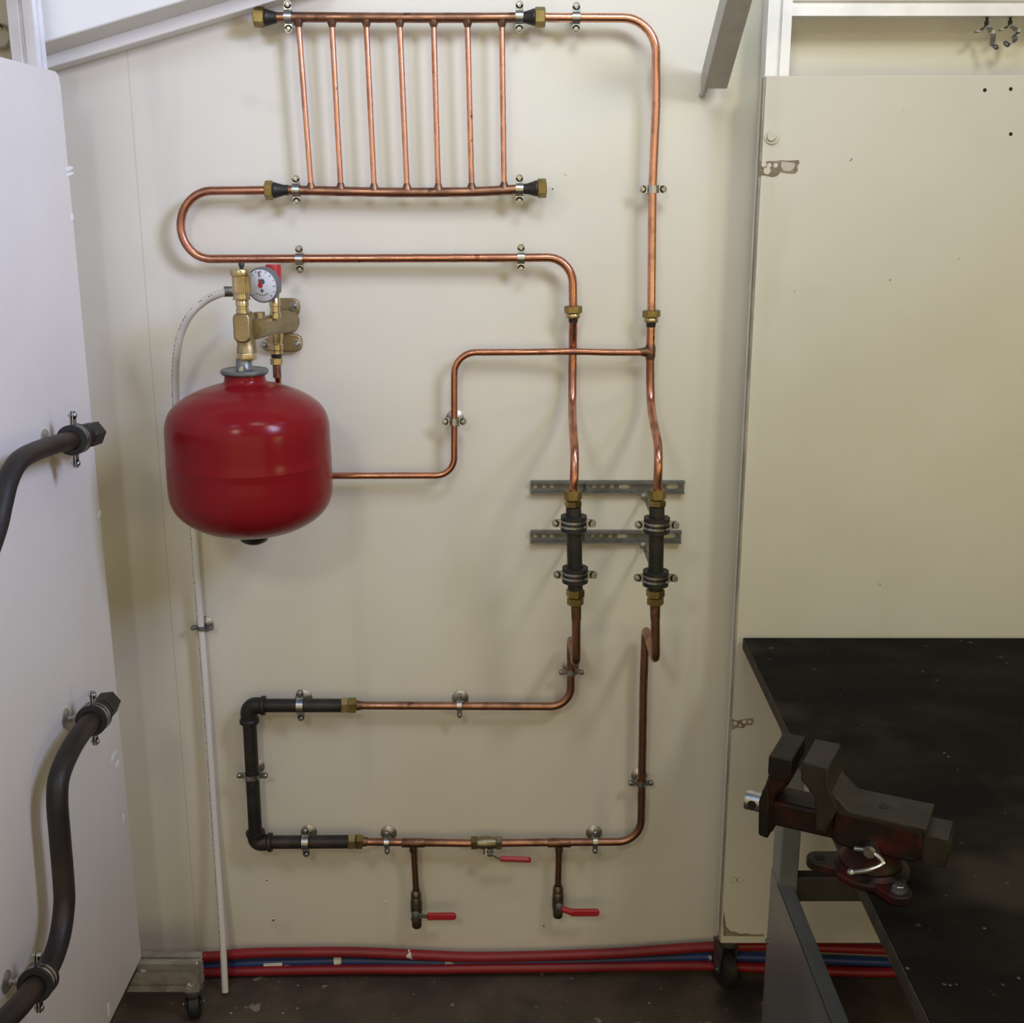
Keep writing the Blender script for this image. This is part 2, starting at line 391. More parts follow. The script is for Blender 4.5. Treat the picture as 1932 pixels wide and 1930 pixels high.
# ------------------------------------------------------------------ right partition
RX = .424
t = thing('partition_stand', (.95, -.06, 0), 'cream painted board partition behind the dark workbench, parallel to the back wall', 'partition')
pl = MB(); pl.prism([(RX - .001, .128), (1.9, .128), (1.9, ZT + .004), (RX, ZT)], (V((0, 0, 0)), V((1, 0, 0)), V((0, 0, 1)), V((0, 1, 0))), -.09, -.072)
pan = pl.build('panel', PANELM, t, bevel=.0012)
m = MB(); m.box((RX - .0005, -.0885, ZB), (RX - .0035, -.0735, ZT - .002)); plabel(m.build('panel_edge', EDGEM, pan), 'bare brown board edge')
m = MB(); m.cyl(P(1456, 257, .09), P(1456, 257, .094) , .0125, 22); m.cyl(P(1456, 257, .094), P(1456, 257, .098), .009, 22, .007); m.build('plug', PANELM, pan)
for (px, py) in ((1858, 170), (1907, 168), (1907, 253)):
    m = MB(); m.lathe([(.0032, 0), (.0028, .0006)], frame(P(px, py, .09), (0, -1, 0)), 12); m.build('screw_hole', HOLEM, pan)
# torn patches
def patch(pts, name, mt, h=.0012, parent=pan, off=.09):
    c = P(pts[0][0], pts[0][1], off); poly = []
    for q in pts: d = P(q[0], q[1], off) - c; poly.append((d.x, d.z))
    m = MB(); m.prism(poly, (c, V((1, 0, 0)), V((0, 0, 1)), V((0, -1, 0))), -.0005, h); return m.build(name, mt, parent)
a = patch([(1432, 304), (1440, 306), (1450, 304), (1462, 304), (1474, 302), (1490, 303), (1507, 302), (1508, 308), (1504, 313), (1505, 322), (1500, 327), (1488, 327), (1472, 324), (1468, 330), (1458, 334), (1446, 331), (1437, 330), (1431, 333)], 'torn_patch', TORN)
plabel(a, 'brown patch where the paint is torn off')
patch([(1474, 305), (1484, 306), (1497, 307), (1500, 312), (1497, 318), (1490, 323), (1478, 322), (1473, 314)], 'paint_remnant', FAINT, .0018, a)
for (px, py, r) in ((1441, 310, .0045), (1451, 312, .004), (1463, 312, .0038), (1447, 322, .006)):
    m = MB(); m.lathe([(r, 0), (r, .0018)], frame(P(px, py, .09), (0, -1, 0)), 14); m.build('glue_dot', PANELM, a)
a = patch([(1381, 1356), (1392, 1360), (1399, 1357), (1420, 1355), (1422, 1361), (1418, 1368), (1408, 1367), (1402, 1373), (1392, 1372), (1381, 1376)], 'torn_patch', TORN)
for (px, py, r) in ((1387, 1364, .004), (1404, 1361, .004), (1414, 1361, .0035), (1396, 1368, .003)):
    m = MB(); m.lathe([(r, 0), (r, .0018)], frame(P(px, py, .09), (0, -1, 0)), 14); m.build('glue_dot', PANELM, a)
a = patch([(1365, 1765), (1364, 1735), (1366, 1718), (1368, 1736), (1370, 1748), (1374, 1752), (1379, 1757), (1388, 1758), (1396, 1762), (1410, 1761), (1424, 1763), (1440, 1762), (1440, 1766)], 'rust_stain', TORN)
for (px, py) in ((1385, 1660), (1396, 1660)):
    m = MB(); m.ring(P(px, py, .0902), (0, 1, 0), .0052, .0068, .001, 20); m.build('glue_ring', FAINT, pan)
m = MB(); profile_bar(m, (RX + .022, -.05, .118), (RX + .022, -.05, 2.25), (0, 1, 0)); m.build('post', ALU, t)
m = MB(); profile_bar(m, (RX + .042, -.05, 1.903), (1.9, -.05, 1.903), (0, 0, 1)); m.build('top_rail', ALU, t)
m = MB(); profile_bar(m, (RX + .042, -.05, .165), (1.9, -.05, .165), (0, 0, 1)); m.build('bottom_rail', ALU_D, t)
caster(t, RX + .022, -.058, .118, ax=(1, .35, 0), r=.040); caster(t, 1.85, -.058, .128, r=.040)

# sloping channel brace on the right
bo = P(1348, 152, .006)
bt = V((P(1396, 0, .2).x, 0, 0)); d0 = (P(1392, -12, .20) - bo); d0.normalize()
tip = bo + d0 * .32
fr = frame(bo, d0, (1, 0, 0))
if fr[2].y > 0: fr = (fr[0], fr[1], -fr[2], fr[3])
t = thing('wall_brace', bo, 'grey steel channel brace slanting out from the wall beside the right partition', 'brace')
m = MB(); m.box((-.019, .027, .020), (.017, .030, .36), fr); m.box((-.019, .0, .004), (-.016, .0275, .36), fr); m.box((.014, 0, .020), (.017, .0275, .36), fr)
m.box((-.0225, -.014, -.004), (-.0185, .03, .36), fr)
m.build('channel', BRACEM, t, bevel=.0008)
m = MB(); e0 = P(1337, 130, .012); e1 = P(1325, 178, .004); m.tube(dense([e0, e1]), .0035, 8); m.sphere(e1, .0055, 10); m.build('end_hook', BRACEM, t)

# ------------------------------------------------------------------ clamps
NW = V((0, -1, 0))
def clamp(px, py, off, tdir, r, label, group='pipe clamps on the back wall', base=True, rubber=False, n=NW, at=None, w=.013, mt=ZINC, disc=.0165, lug=.012):
    p = at if at is not None else P(px, py, off); td = V(tdir).normalized()
    wallp = p - n * off
    l = td.cross(n).normalized()
    t = thing('pipe_clamp', wallp, label, 'pipe clamp', group)
    rr = r + (.0065 if rubber else .0006); th = .0024
    b = MB(); b.ring(p, td, rr, rr + th, w, 28)
    fr = (p, l, td, n)
    for s in (-1, 1):
        x0, x1 = sorted((s * (rr + .0005), s * (rr + lug)))
        for z in (-.0028, .0012):
            b.box((x0, -w / 2, z), (x1, w / 2, z + .0018), fr)
            b.lathe([(w / 2, z), (w / 2, z + .0018)], (p + l * (s * (rr + lug)), l, td, n), 14)
    b.build('band', mt, t, ang=40)
    for s in (-1, 1):
        q = p + l * (s * (rr + lug))
        sc_ = MB(); sc_.cyl(q - n * .007, q + n * .004, .0022, 10)
        sc_.lathe([(.0046, .003), (.0046, .0048), (.0034, .0062), (0, .0066)], (q, l, td, n), 14); sc_.build('screw', mt, t)
    if rubber:
        g = MB(); g.ring(p, td, r + .0005, rr, w + .004, 28); g.ring(p, td, r + .0005, rr + .0024, .0045, 28)
        for s in (-1, 1): g.ring(p + td * s * (w / 2 + .004), td, r + .0005, rr + .0028, .006, 28)
        g.build('rubber_liner', RUBBER, t)
    if base:
        st = MB(); st.cyl(wallp, p - n * (rr + th * .4), .004, 12); st.hexnut(p - n * (rr + th + .007), p - n * (rr + th * .5), .012); st.build('stud', mt, t)
        ds = MB(); ds.lathe([(disc, 0), (disc, .0022), (disc * .8, .0045), (.006, .0075), (.006, .010)], frame(wallp, n), 24); ds.build('base_plate', BASEP, t)
    return t
H_ = (1, 0, 0); Z_ = (0, 0, 1)
OR, OC = .038, .036        # radiator / copper stand-off
RC = .0076
clamp(544, 32, OR, H_, .0086, 'zinc pipe clamp at the left end of the copper grille\'s top bar', lug=.010, disc=.009)
clamp(980, 32, OR, H_, .0086, 'zinc pipe clamp at the right end of the copper grille\'s top bar', lug=.010, disc=.009)
clamp(1087, 33.5, OR, H_, RC, 'zinc pipe clamp on the plain copper pipe right of the grille\'s top nut', lug=.010, disc=.009)
clamp(559, 358.5, OR, H_, .0086, 'zinc pipe clamp at the left end of the copper grille\'s bottom bar', lug=.010, disc=.009)
clamp(980, 357, OR, H_, .0086, 'zinc pipe clamp beside the open nut of the copper grille\'s bottom bar', lug=.010, disc=.009)
clamp(565, 489, OC, H_, RC, 'zinc pipe clamp on the long copper pipe right above the gauge', lug=.010, disc=.009)
clamp(983, 486.5, OC, H_, RC, 'zinc pipe clamp on the long copper pipe just before it bends down', lug=.010, disc=.009)
clamp(1232, 357, OC, Z_, RC, 'zinc pipe clamp halfway down the tall copper pipe on the right', lug=.010, disc=.009)
clamp(857, 795, .036, Z_, .0062, 'zinc pipe clamp on the short upright of the thin copper pipe', lug=.010)
clamp(1078, 1268, .034, Z_, .0078, 'zinc pipe clamp below the left offset bend, above the lower copper corner', w=.009)
clamp(867, 1331, .038, H_, .0078, 'zinc pipe clamp midway along the upper of the two lower copper runs', w=.010)
clamp(567, 1331, .042, H_, .0135, 'zinc pipe clamp on the upper black iron pipe')
clamp(476, 1463, .042, Z_, .0135, 'zinc pipe clamp around the upright black iron pipe', w=.010)
clamp(577, 1589, .042, H_, .0135, 'zinc pipe clamp on the lower black iron pipe')
clamp(730, 1589, .038, H_, .0080, 'zinc pipe clamp left of the left drain branch on the bottom copper run', w=.010)
clamp(1123, 1588, .038, H_, .0080, 'zinc pipe clamp right of the right drain branch on the bottom copper run', w=.010)
clamp(1209, 1477, .034, Z_, .0078, 'zinc pipe clamp low on the right-hand copper upright', w=.010)
clamp(382, 1184, .022, Z_, .0072, 'zinc pipe clip holding the white hose', w=.008, mt=ZINC_D, lug=.010)
q = P(2, 68, .010)
t = thing('ring_clamp', q, 'empty zinc ring clamp on the wall in the far top left corner', 'pipe clamp')
m = MB(); m.ring(q, (.15, 1, 0), .0185, .0205, .014, 28); m.box((.0195, -.006, -.004), (.031, .006, -.001), (q, V((1, 0, 0)), V((0, 1, 0)), V((0, 0, 1)))); m.box((.0195, -.006, .001), (.031, .006, .004), (q, V((1, 0, 0)), V((0, 1, 0)), V((0, 0, 1)))); m.build('band', ZINC, t)
m = MB(); m.cyl(q + V((.026, 0, -.008)), q + V((.026, 0, .008)), .0034, 12); m.build('screw', ZINC_D, t)
m = MB(); m.cyl(V((q.x, .0, q.z + .0165)), V((q.x, -.016, q.z + .0165)), .0018, 8); m.build('nail', ZINC_D, t)

# ------------------------------------------------------------------ copper grille radiator
t = thing('copper_grille', P(760, 358, OR), 'copper grille of seven upright tubes between two horizontal tubes', 'radiator')
def line(pl, off): return [P(x, y, off) for x, y in pl]
ht = smooth(line([(512, 33), (560, 32.5), (760, 33.5), (900, 33.5), (990, 33)], OR), 6)
hb = smooth(line([(524, 358), (600, 360), (760, 363), (900, 361.5), (1006, 355)], OR), 6)
plabel(MB().tube(ht, .0083, 18).build('header_tube', COPPER_D, t), 'dark tarnished top tube')
plabel(MB().tube(hb, .0083, 18).build('header_tube', COPPER_D, t), 'dark tarnished bottom tube')
bars = [((563, 42), (587, 354)), ((626, 42), (643, 354)), ((691, 42), (706, 355)), ((754, 42), (768, 355)), ((818, 42), (827, 355)), ((882, 42), (890, 354)), ((947, 42), (951, 352))]
for a, b in bars:
    bar = MB().tube(dense([P(*a, OR), P(*b, OR)]), .0050, 14).build('grille_tube', COPPER_L, t)
    j = MB()
    for q, s in ((a, 1), (b, -1)):
        q0 = P(q[0], q[1] - 2 * s, OR); dd = (P(*b, OR) - P(*a, OR)).normalized() * s
        j.lathe([(.0085, -.002), (.0075, .004), (.0058, .008), (.0052, .010)], frame(q0, dd), 14)
    j.build('solder_joint', COPPER_S, bar)
def union(pa_, pb_, pc_, open_=False):
    """hex nut from pa to pb, tapered spigot from pb to pc"""
    n_ = MB(); n_.hexnut(pa_, pb_, .0285, rot=math.pi / 6 * 0)
    if open_: n_.lathe([(.0105, -.0004), (.0105, .0005)], frame(pa_, pb_ - pa_), 18)
    o = n_.build('union_nut', BRASS_D, t)
    d = (pc_ - pb_); c_ = MB(); c_.lathe([(.0135, 0), (.0140, .003), (.0128, .005), (.0115, .010), (.0092, .018), (.0088, d.length)], frame(pb_, d), 20)
    c_.build('tapered_end', IRON, t)
union(P(479, 32, OR), P(500, 33, OR), P(523, 33, OR))
union(P(1029, 32.5, OR), P(1009, 32.5, OR), P(984, 33, OR))
union(P(500, 359, OR), P(516, 359, OR), P(545, 358.5, OR))
union(P(1031, 355, OR), P(1014, 355.5, OR), P(988, 356.5, OR), True)

# ------------------------------------------------------------------ copper pipe runs
def nutset(t, pa_, pb_, af=.027, mt=BRASS_D, name='compression_nut', rot=0):
    return MB().hexnut(pa_, pb_, af, rot=rot).build(name, mt, t)
t = thing('copper_pipe', P(1229, 580, OC), 'copper pipe from the grille\'s top right nut, bending down the right side', 'pipe')
pts = [P(1022, 33, OR), P(1238, 34, OR), P(1238, 200, OC), P(1231, 360, OC), P(1229, 588, OC)]
MB().tube(dense(bend(pts, [.058, .6, .9])), RC, 18).build('tube', COPPER_L, t)
nutset(t, P(1229, 585, OC), P(1229, 599, OC), .028); 
m = MB(); m.lathe([(.0125, 0), (.0132, .002), (.0132, .006), (.0120, .008)], frame(P(1229, 600, OC), P(1228, 612, OC) - P(1229, 600, OC)), 20); plabel(m.build('collar', BRASS, t), 'bright brass collar')
m = MB(); m.cyl(P(1228.5, 606, OC), P(1228, 617, OC), .0092, 18, .0082); m.build('sleeve', IRON, t)

t = thing('copper_pipe', P(1081, 580, OC), 'copper pipe with a U loop, running from the grille\'s bottom left nut above the gauge', 'pipe')
cA = [P(x, y, OC) for x, y in ((505, 359), (398, 360))]
import itertools
uc = (398, 424.5)
arc = [P(uc[0] - 57 * math.cos(a), uc[1] - 64 * math.sin(a), OC) for a in [math.pi / 2 - math.pi * k / 22 for k in range(1, 22)]]
low = [P(398, 488.5, OC), P(560, 489.5, OC), P(760, 489, OC), P(983, 486.5, OC), P(1080, 485.5, OC), P(1081.5, 590, OC)]
lowb = bend([low[0], low[3], low[4], low[5]], [.0, .046])
MB().tube(dense(cA) + arc + dense(lowb), RC, 18).build('tube', COPPER, t)
nutset(t, P(1081.5, 577, OC), P(1081.5, 591, OC), .028)
m = MB(); m.lathe([(.0125, 0), (.0132, .002), (.0132, .006), (.0120, .008)], frame(P(1081.5, 592, OC), (0, 0, -1)), 20); plabel(m.build('collar', BRASS, t), 'bright brass collar')
m = MB(); m.cyl(P(1081.5, 598, OC), P(1081.5, 608, OC), .0088, 18, .0080); m.build('sleeve', IRON, t)

OD = .208                 # stand-off of the iron pipes carried on the two rails
# the two uprights with offset bends
t = thing('copper_pipe', P(1080, 930, OD), 'left copper upright, passing behind the thin pipe and kinking out to the left iron stub', 'pipe')
pts = [P(1081.5, 605, OC), P(1080.5, 660, .026), P(1080, 725, .032), P(1080, 772, .058), P(1081.5, 812, .135), P(1084, 848, .188), P(1083.5, 895, OD), P(1081, 932, OD)]
MB().tube(smooth(pts, 8), RC, 18).build('tube', COPPER, t)
nutset(t, P(1081, 925, OD), P(1081, 943, OD), .0265); nutset(t, P(1081, 944, OD), P(1081.5, 956, OD), .0262, name='reducer', rot=.3)
t = thing('copper_pipe', P(1240, 930, OD), 'right copper upright with a soldered side branch, kinking out to the right iron pipe', 'pipe')
pts = [P(1228, 612, OC), P(1227, 664, OC), P(1227, 725, .036), P(1229, 768, .058), P(1234.5, 804, .130), P(1241, 836, .182), P(1242, 872, OD), P(1240, 932, OD)]
MB().tube(smooth(pts, 8), RC, 18).build('tube', COPPER, t)
m = MB(); q = P(1227, 664, OC); m.lathe([(.0078, -.014), (.0092, -.008), (.0094, .008), (.0078, .014)], frame(q, (0, 0, 1)), 18)
m.lathe([(.0095, .002), (.0085, .012), (.0068, .018), (.0064, .024)], frame(q, (-1, 0, 0)), 18); plabel(m.build('solder_joint', COPPER_S, t), 'blackened tee joint')
nutset(t, P(1240, 924, OD), P(1240, 942, OD), .0265); nutset(t, P(1240, 943, OD), P(1239.5, 955, OD), .0262, name='reducer', rot=.3)

t = thing('copper_pipe', P(857, 897, .036), 'thin copper pipe stepping from behind the red tank up to the soldered tee', 'pipe')
V_OFF = .075
pts = [P(523, 690, V_OFF), P(524, 704, .072), P(526, 745, .047), P(528, 898, .046), P(857, 897, .036), P(857, 665, .036), P(985, 664.5, .036), P(1081, 663, .0465), P(1150, 665, .040), P(1222, 665, OC)]
MB().tube(dense(bend(pts, [.02, .03, .04, .034, .040, .3, .25, .3]), .02), .0062, 16).build('tube', COPPER, t)

# iron pipes on the rails
def ironpipe(x0, y0, x1, y1, label):
    t = thing('iron_pipe', P(x1, y1, OD), label, 'pipe')
    MB().tube(dense([P(x0, y0, OD), P(x1, y1, OD)]), .0133, 22).build('tube', IRON, t)
    nutset(t, P(x1, y1 - 1, OD), P(x1, y1 + 14, OD), .0285, name='reducer', rot=.25); nutset(t, P(x1, y1 + 15, OD), P(x1, y1 + 29, OD), .0255)
ironpipe(1082, 957, 1085.5, 1112, 'left black iron pipe stub held upright off the two rails')
ironpipe(1239.5, 956, 1236.5, 1112, 'right black iron pipe stub held upright off the two rails')

# lower copper runs
t = thing('copper_pipe', P(1077, 1331, .036), 'lower copper pipe from the left iron stub, running left to the upper black iron pipe', 'pipe')
q1 = P(1087, 1253, OD - .005); q2 = P(1077, 1204, .034); q3 = P(1077, 1333, .034)
pts = [P(1087, 1140, OD), q1, q2, q3, P(676, 1331, .036)]
MB().tube(dense(bend(pts, [.022, .022, .040])), .0080, 18).build('tube', COPPER_D, t)
m = MB(); m.cyl(P(1087, 1142, OD), P(1087.3, 1170, OD), .0092, 18, .0086); m.build('sleeve', COPPER_S, t)
nutset(t, P(672, 1331, .036), P(657, 1331, .038), .0285, mt=BRASS_D); plabel(nutset(t, P(656, 1331, .038), P(643, 1331, .04), .0285, BRASS, 'reducer'), 'bright brass hexagon')
m = MB(); m.lathe([(.0098, 0), (.0095, .006), (.0082, .014)], frame(P(671, 1331, .036), (1, 0, 0)), 18); m.build('sleeve', COPPER_S, t)

t = thing('copper_pipe', P(1210, 1588, .036), 'lower copper pipe from the right iron stub to the bottom run with two drain branches', 'pipe')
q1 = P(1237, 1247, OD - .005); q2 = P(1218, 1186, .036); q3 = P(1209, 1588, .036)
pts = [P(1236, 1140, OD), q1, q2, P(1214, 1300, .036), q3, P(1055, 1589, .036), P(900, 1591, .036), P(684, 1588, .036)]
MB().tube(dense(bend(pts, [.020, .018, .5, .048, 0, 0])), .0080, 18).build('tube', COPPER_D, t)
m = MB(); m.cyl(P(1236, 1142, OD), P(1236, 1168, OD), .0092, 18, .0086); m.build('sleeve', COPPER_S, t)
for (px, y2, xb) in ((780, 1676, 785), (1055, 1668, 1053)):
    q = P(px, 1590, .036); e = P(xb, y2, .036)
    b = MB().tube(dense([q, e]), .0068, 16).build('drain_branch', COPPER_D, t)
    m = MB(); m.tube([q - V((.024, 0, 0)), q - V((.022, 0, 0)), q + V((.022, 0, 0)), q + V((.024, 0, 0))], [.0084, .0094, .0094, .0084], 18)
    m.cyl(q, q - V((0, 0, .020)), .0086, 16, .0080); m.build('tee', COPPER_S, b)
plabel(nutset(t, P(684, 1588, .036), P(671, 1588, .038), .0285, mt=BRASS_D), 'dull brass nut'); plabel(nutset(t, P(670, 1588, .038), P(656, 1588, .04), .0285, BRASS, 'reducer'), 'bright brass hexagon')
m = MB(); m.lathe([(.0098, 0), (.0095, .006), (.0082, .012)], frame(P(684, 1588, .036), (1, 0, 0)), 18); m.build('sleeve', COPPER_S, t)

# black iron loop bottom left
t = thing('iron_pipe_loop', P(482, 1589, .04), 'black iron pipe loop with two elbows at the bottom left', 'pipe')
OI = .04; RI = .0135
MB().tube(dense([P(498, 1331, OI), P(645, 1331, OI)]), RI, 22).build('tube', IRON, t)
MB().tube(dense([P(470.5, 1358, OI), P(482, 1574, OI)]), RI, 22).build('tube', IRON, t)
MB().tube(dense([P(506, 1589, OI), P(659, 1588, OI)]), RI, 22).build('tube', IRON, t)
def elbow(a, c, b):
    a, c, b = V(a), V(c), V(b); m = MB()
    m.tube(bend([a, c, b], [.028], 12), .0165, 22)
    for e in (a, b):
        d = (c - e).normalized(); m.lathe([(.0165, -.002), (.0192, -.001), (.0192, .005), (.0165, .008)], frame(e, d), 22)
    m.build('elbow', IRON, t)
elbow(P(499, 1331, OI), P(469, 1331, OI), P(470.5, 1362, OI))
elbow(P(482, 1570, OI), P(483, 1590, OI), P(512, 1589, OI))

# ------------------------------------------------------------------ perforated rails and rubber lined clamps
def rail(xl, xr, y, label):
    a, b = P(xl, y, .020), P(xr, y, .020); L_ = b.x - a.x; k = L_ / 1342.0
    t = thing('mounting_rail', V(((a.x + b.x) / 2, 0, a.z)), label, 'rail', 'perforated rails')
    fr = (V((a.x, -.003, a.z)), V((1, 0, 0)), V((0, 0, 1)), V((0, -1, 0)))
    cells = [(82, .0042, .0042), (71, .0042, .0042), (68, .0042, .0042), (231, 0, 0), (72, .0042, .0042), (68, .0042, .0042), (77, .0042, .0042), (88, .0042, .0042), (125, .0110, .0045), (280, 0, 0), (160, .0125, .0048), (20, 0, 0)]
    m = MB(); h = .0245
    hole_plate(m, 0, h, [(c[0] * k, c[1], c[2]) for c in cells], .0016, fr)
    m.box((0, h / 2 - .0018, 0), (L_, h / 2, .0105), fr); m.box((0, -h / 2, 0), (L_, -h / 2 + .0018, .0105), fr)
    m.box((0, h / 2 - .0050, .0088), (L_, h / 2 - .0018, .0105), fr); m.box((0, -h / 2 + .0018, .0088), (L_, -h / 2 + .0036, .0105), fr)
    r_ = m.build('channel', RAILM, t)
    for cx in (468, 1115):
        m = MB()
        for dz in (-.006, 0, .006): m.cyl(V((a.x + cx * k - .002, -.0045, a.z + dz - .001)), V((a.x + cx * k + .003, -.0075, a.z + dz + .002)), .0022, 8)
        m.build('slotted_bolt', ZINC, t)
    return t
rail(1001, 1293, 922, 'upper perforated zinc rail behind the two iron pipe stubs')
rail(1001, 1287, 1016, 'lower perforated zinc rail behind the two iron pipe stubs')
g = 'rubber lined clamps on the iron pipe stubs'
for (px, py, lb) in ((1082.5, 987, 'rubber lined clamp at the top of the left iron stub'), (1085, 1084, 'rubber lined clamp at the bottom of the left iron stub'),
                     (1239, 990, 'rubber lined clamp at the top of the right iron stub'), (1237, 1090, 'rubber lined clamp at the bottom of the right iron stub')):
    c = clamp(px, py, OD, Z_, .0134, lb, g, base=False, rubber=True, w=.013)
    p = P(px, py, OD)
    m = MB(); m.cyl(V((p.x, -.005, p.z)), V((p.x, -OD + .0235, p.z)), .0042, 12); m.build('threaded_rod', ZINC, c)
    for ya, yb in ((-.006, -.014), (-OD + .034, -OD + .0235)):
        MB().hexnut(V((p.x, ya, p.z)), V((p.x, yb, p.z)), .014).build('nut', ZINC, c)
    m = MB(); q = p + V((.033, 0, 0)); m.cyl(q, q + V((0, -.010, .0)), .0062, 14, .0050); m.build('clamp_screw', ZINC, c)

# ------------------------------------------------------------------ ball valves
def lever_valve(label, stem, n, neck, tip, wd, parent_thing, red_from=.0, bw=.0085):
    """lever: flat strip from stem via neck to tip; grip is the plastic sleeve"""
    s, k, e = V(stem), V(neck), V(tip)
    lv = MB(); fr = frame(s, n); lv.lathe([(.0085, -.006), (.0085, -.001), (.0062, .0), (.0062, .0045), (.0045, .006)], fr, 6)
    up = V((0, 0, 1))
    def strip(m, a, b, w_, t_):
        f = frame(a, b - a, n); m.box((-t_ / 2, -w_ / 2, 0), (t_ / 2, w_ / 2, (b - a).length), f)
    strip(lv, s, k, .0095, .0022); strip(lv, k, k.lerp(e, .3), .0095, .0022)
    o = lv.build('lever', GALV, parent_thing, bevel=.0006)
    g_ = MB(); d = (e - k).normalized(); side = d.cross(V(n)).normalized(); a = .0070
    L_ = (e - k).length; pr = []
    for th in range(-8, 9): ang = math.pi / 2 * th / 8; pr.append((L_ - a + a * math.cos(ang), a * math.sin(ang)))
    pr += [(0, a), (0, -a)]
    if red_from > 0:
        q = k - s; g_.tube([s.lerp(k, 1 - red_from) + V(n) * .001, k + d * .004], [.0060, .0068], 12)
    g_.prism(pr, (k, d, side, V(n)), -.0045, .0045)
    g_.build('lever_grip', RED_L, o, bevel=.0018)
    return o
n0 = V((0, -1, 0))
# inline valve
c = P(918, 1590, .036)
t = thing('ball_valve', c, 'ball valve set in the bottom copper run between the two drain branches', 'valve', 'red handled ball valves')
m = MB(); x = (1, 0, 0); fr = frame(c, x)
m.lathe([(.0105, -.022), (.0118, -.018), (.0128, -.010), (.0135, 0), (.0128, .010), (.0118, .018), (.0105, .022)], fr, 22)
m.cyl(c, c + V((0, -.012, -.020)), .0072, 14)
m.build('body', VALVEB, t)
plabel(MB().hexnut(c - V((.031, 0, 0)), c - V((.019, 0, 0)), .0255).build('hex_end', BRASS_D, t), 'brass hexagon end')
MB().hexnut(c + V((.019, 0, 0)), c + V((.031, 0, 0)), .0265).build('hex_end', VALVEB, t)
s = P(924, 1610, .050); lever_valve('', s, V((0, -.75, -.66)), P(943, 1620, .055), P(1002, 1622.5, .055), .011, t)
# drain valves
def drain(px, y0, y1, y2, label, st, neck, tip, red, off=.036):
    a, b, e = P(px, y0, off), P(px + .5, y1, off), P(px + 1, y2, off); h = (b - a).length
    t = thing('ball_valve', e, label, 'valve', 'red handled ball valves')
    m = MB(); fr = frame(a, (0, 0, -1)); H = a.z - e.z; hb = a.z - b.z
    m.lathe([(.0080, -.004), (.0095, 0), (.0112, .004), (.0112, .011), (.0104, .012), (.0112, .014), (.0122, .022), (.0124, hb - .006), (.0108, hb), (.0106, H - .004), (.0095, H)], fr, 24)
    m.cyl(P(st[0], st[1], off), P(st[0], st[1], off) + V((0, -.014, 0)), .0085, 16); m.build('body', VALVEB_D, t)
    m = MB(); m.lathe([(.0068, 0), (.0068, H * .0 + .007), (.0045, .0072)], frame(V((e.x, e.y, e.z - .0)), (0, 0, 1)), 16); m.build('outlet', IRON, t)
    s = P(st[0], st[1], off + .016); lever_valve('', s, n0, P(neck[0], neck[1], off + .018), P(tip[0], tip[1], off + .018), .011, t, red)
drain(785, 1682, 1722, 1748, 'drain valve under the left branch, its red lever pointing right', (784, 1727), (806, 1729), (861, 1728.5), 0)
drain(1053, 1673, 1716, 1729, 'drain valve under the right branch, with the longer red lever', (1055, 1712), (1077, 1721.5), (1131, 1721.5), .8)

# ------------------------------------------------------------------ white hose
t = thing('white_hose', P(425, 1871, .085), 'white plastic hose from behind the brass valve down to the floor', 'hose')
hp = [((431, 551), .155), ((412, 555), .155), ((386, 568), .15), ((360, 592), .14), ((343, 625), .12), ((334, 664), .10), ((331, 715), .07), ((334, 790), .05), ((343, 860), .035), ((355, 930), .028), ((364, 985), .026), ((371, 1080), .023),
      ((379, 1184), .022), ((388, 1300), .022), ((397, 1430), .024), ((405, 1550), .028), ((412, 1650), .038), ((418, 1740), .055), ((422, 1810), .07), ((425, 1871), .082)]
hpts = smooth([P(p[0], p[1], o) for p, o in hp], 6)
hm = MB(); hm.tube(hpts, .0068, 16, caps=False); hm.tube(hpts[::-1], .0045, 12, caps=True)
pr = MB(); rnd = random.Random(3)
for i in range(8, len(hpts) - 8):
    a, b = hpts[i], hpts[i + 1]
    d = (b - a).normalized(); nn = V((-.72, -.69, 0)); nn = (nn - d * nn.dot(d)).normalized(); sd = d.cross(nn)
    u = 0; LL = (b - a).length
    while u < LL - .004:
        q = rnd.uniform(.0012, .0035)
        if rnd.random() < .7: pr.box((-.0008, u, .0066), (.0008, u + q, .0071), (a, sd, d, nn))
        u += q + rnd.uniform(.0012, .004)
hm.build('hose', WHITEP, t, extra=(pr, INK))
m = MB(); m.cyl(P(423, 550, .157), P(446, 550, .150), .0088, 18); plabel(m.build('ferrule', ZINC_D, t), 'grey metal end sleeve')

# ------------------------------------------------------------------ red expansion tank
VO = .205
vx = P(470, 850, VO).x
def zz(y, off=VO): return P(470, y, off).z
vc = V((vx, -VO, zz(1000)))
t = thing('expansion_tank', vc, 'red round expansion tank hanging under the brass valve group', 'tank')
def W(hw, y): return hw * ((P(966 + 100, y, VO).x) / 100.0)
def cr(pts, n=5): return [(max(p.x, .001), p.y) for p in smooth([V((x, y, 0)) for x, y in pts], n)]
low = cr([(.001, zz(1006)), (W(45, 1000), zz(1003)), (W(85, 990), zz(994)), (W(118, 975), zz(978)), (W(140, 955), zz(958)), (W(150, 935), zz(936)), (W(152.5, 912), zz(912)), (W(153, 885), zz(885))])
upp = cr([(W(153, 845), zz(845)), (W(153, 806), zz(808)), (W(150.5, 786), zz(790)), (W(143, 767), zz(773)), (W(127, 750), zz(757)), (W(100, 734), zz(741)), (W(68, 722), zz(729)), (W(44, 716), zz(723))])
prof = low + [(W(153, 868), zz(869.5)), (W(153.5, 866), zz(868)), (W(153.5, 866), zz(866)), (W(153, 862), zz(864.5))] + upp + [(W(39, 711), zz(719)), (W(38, 706), zz(712)), (W(38, 702), zz(705)), (.001, zz(704))]
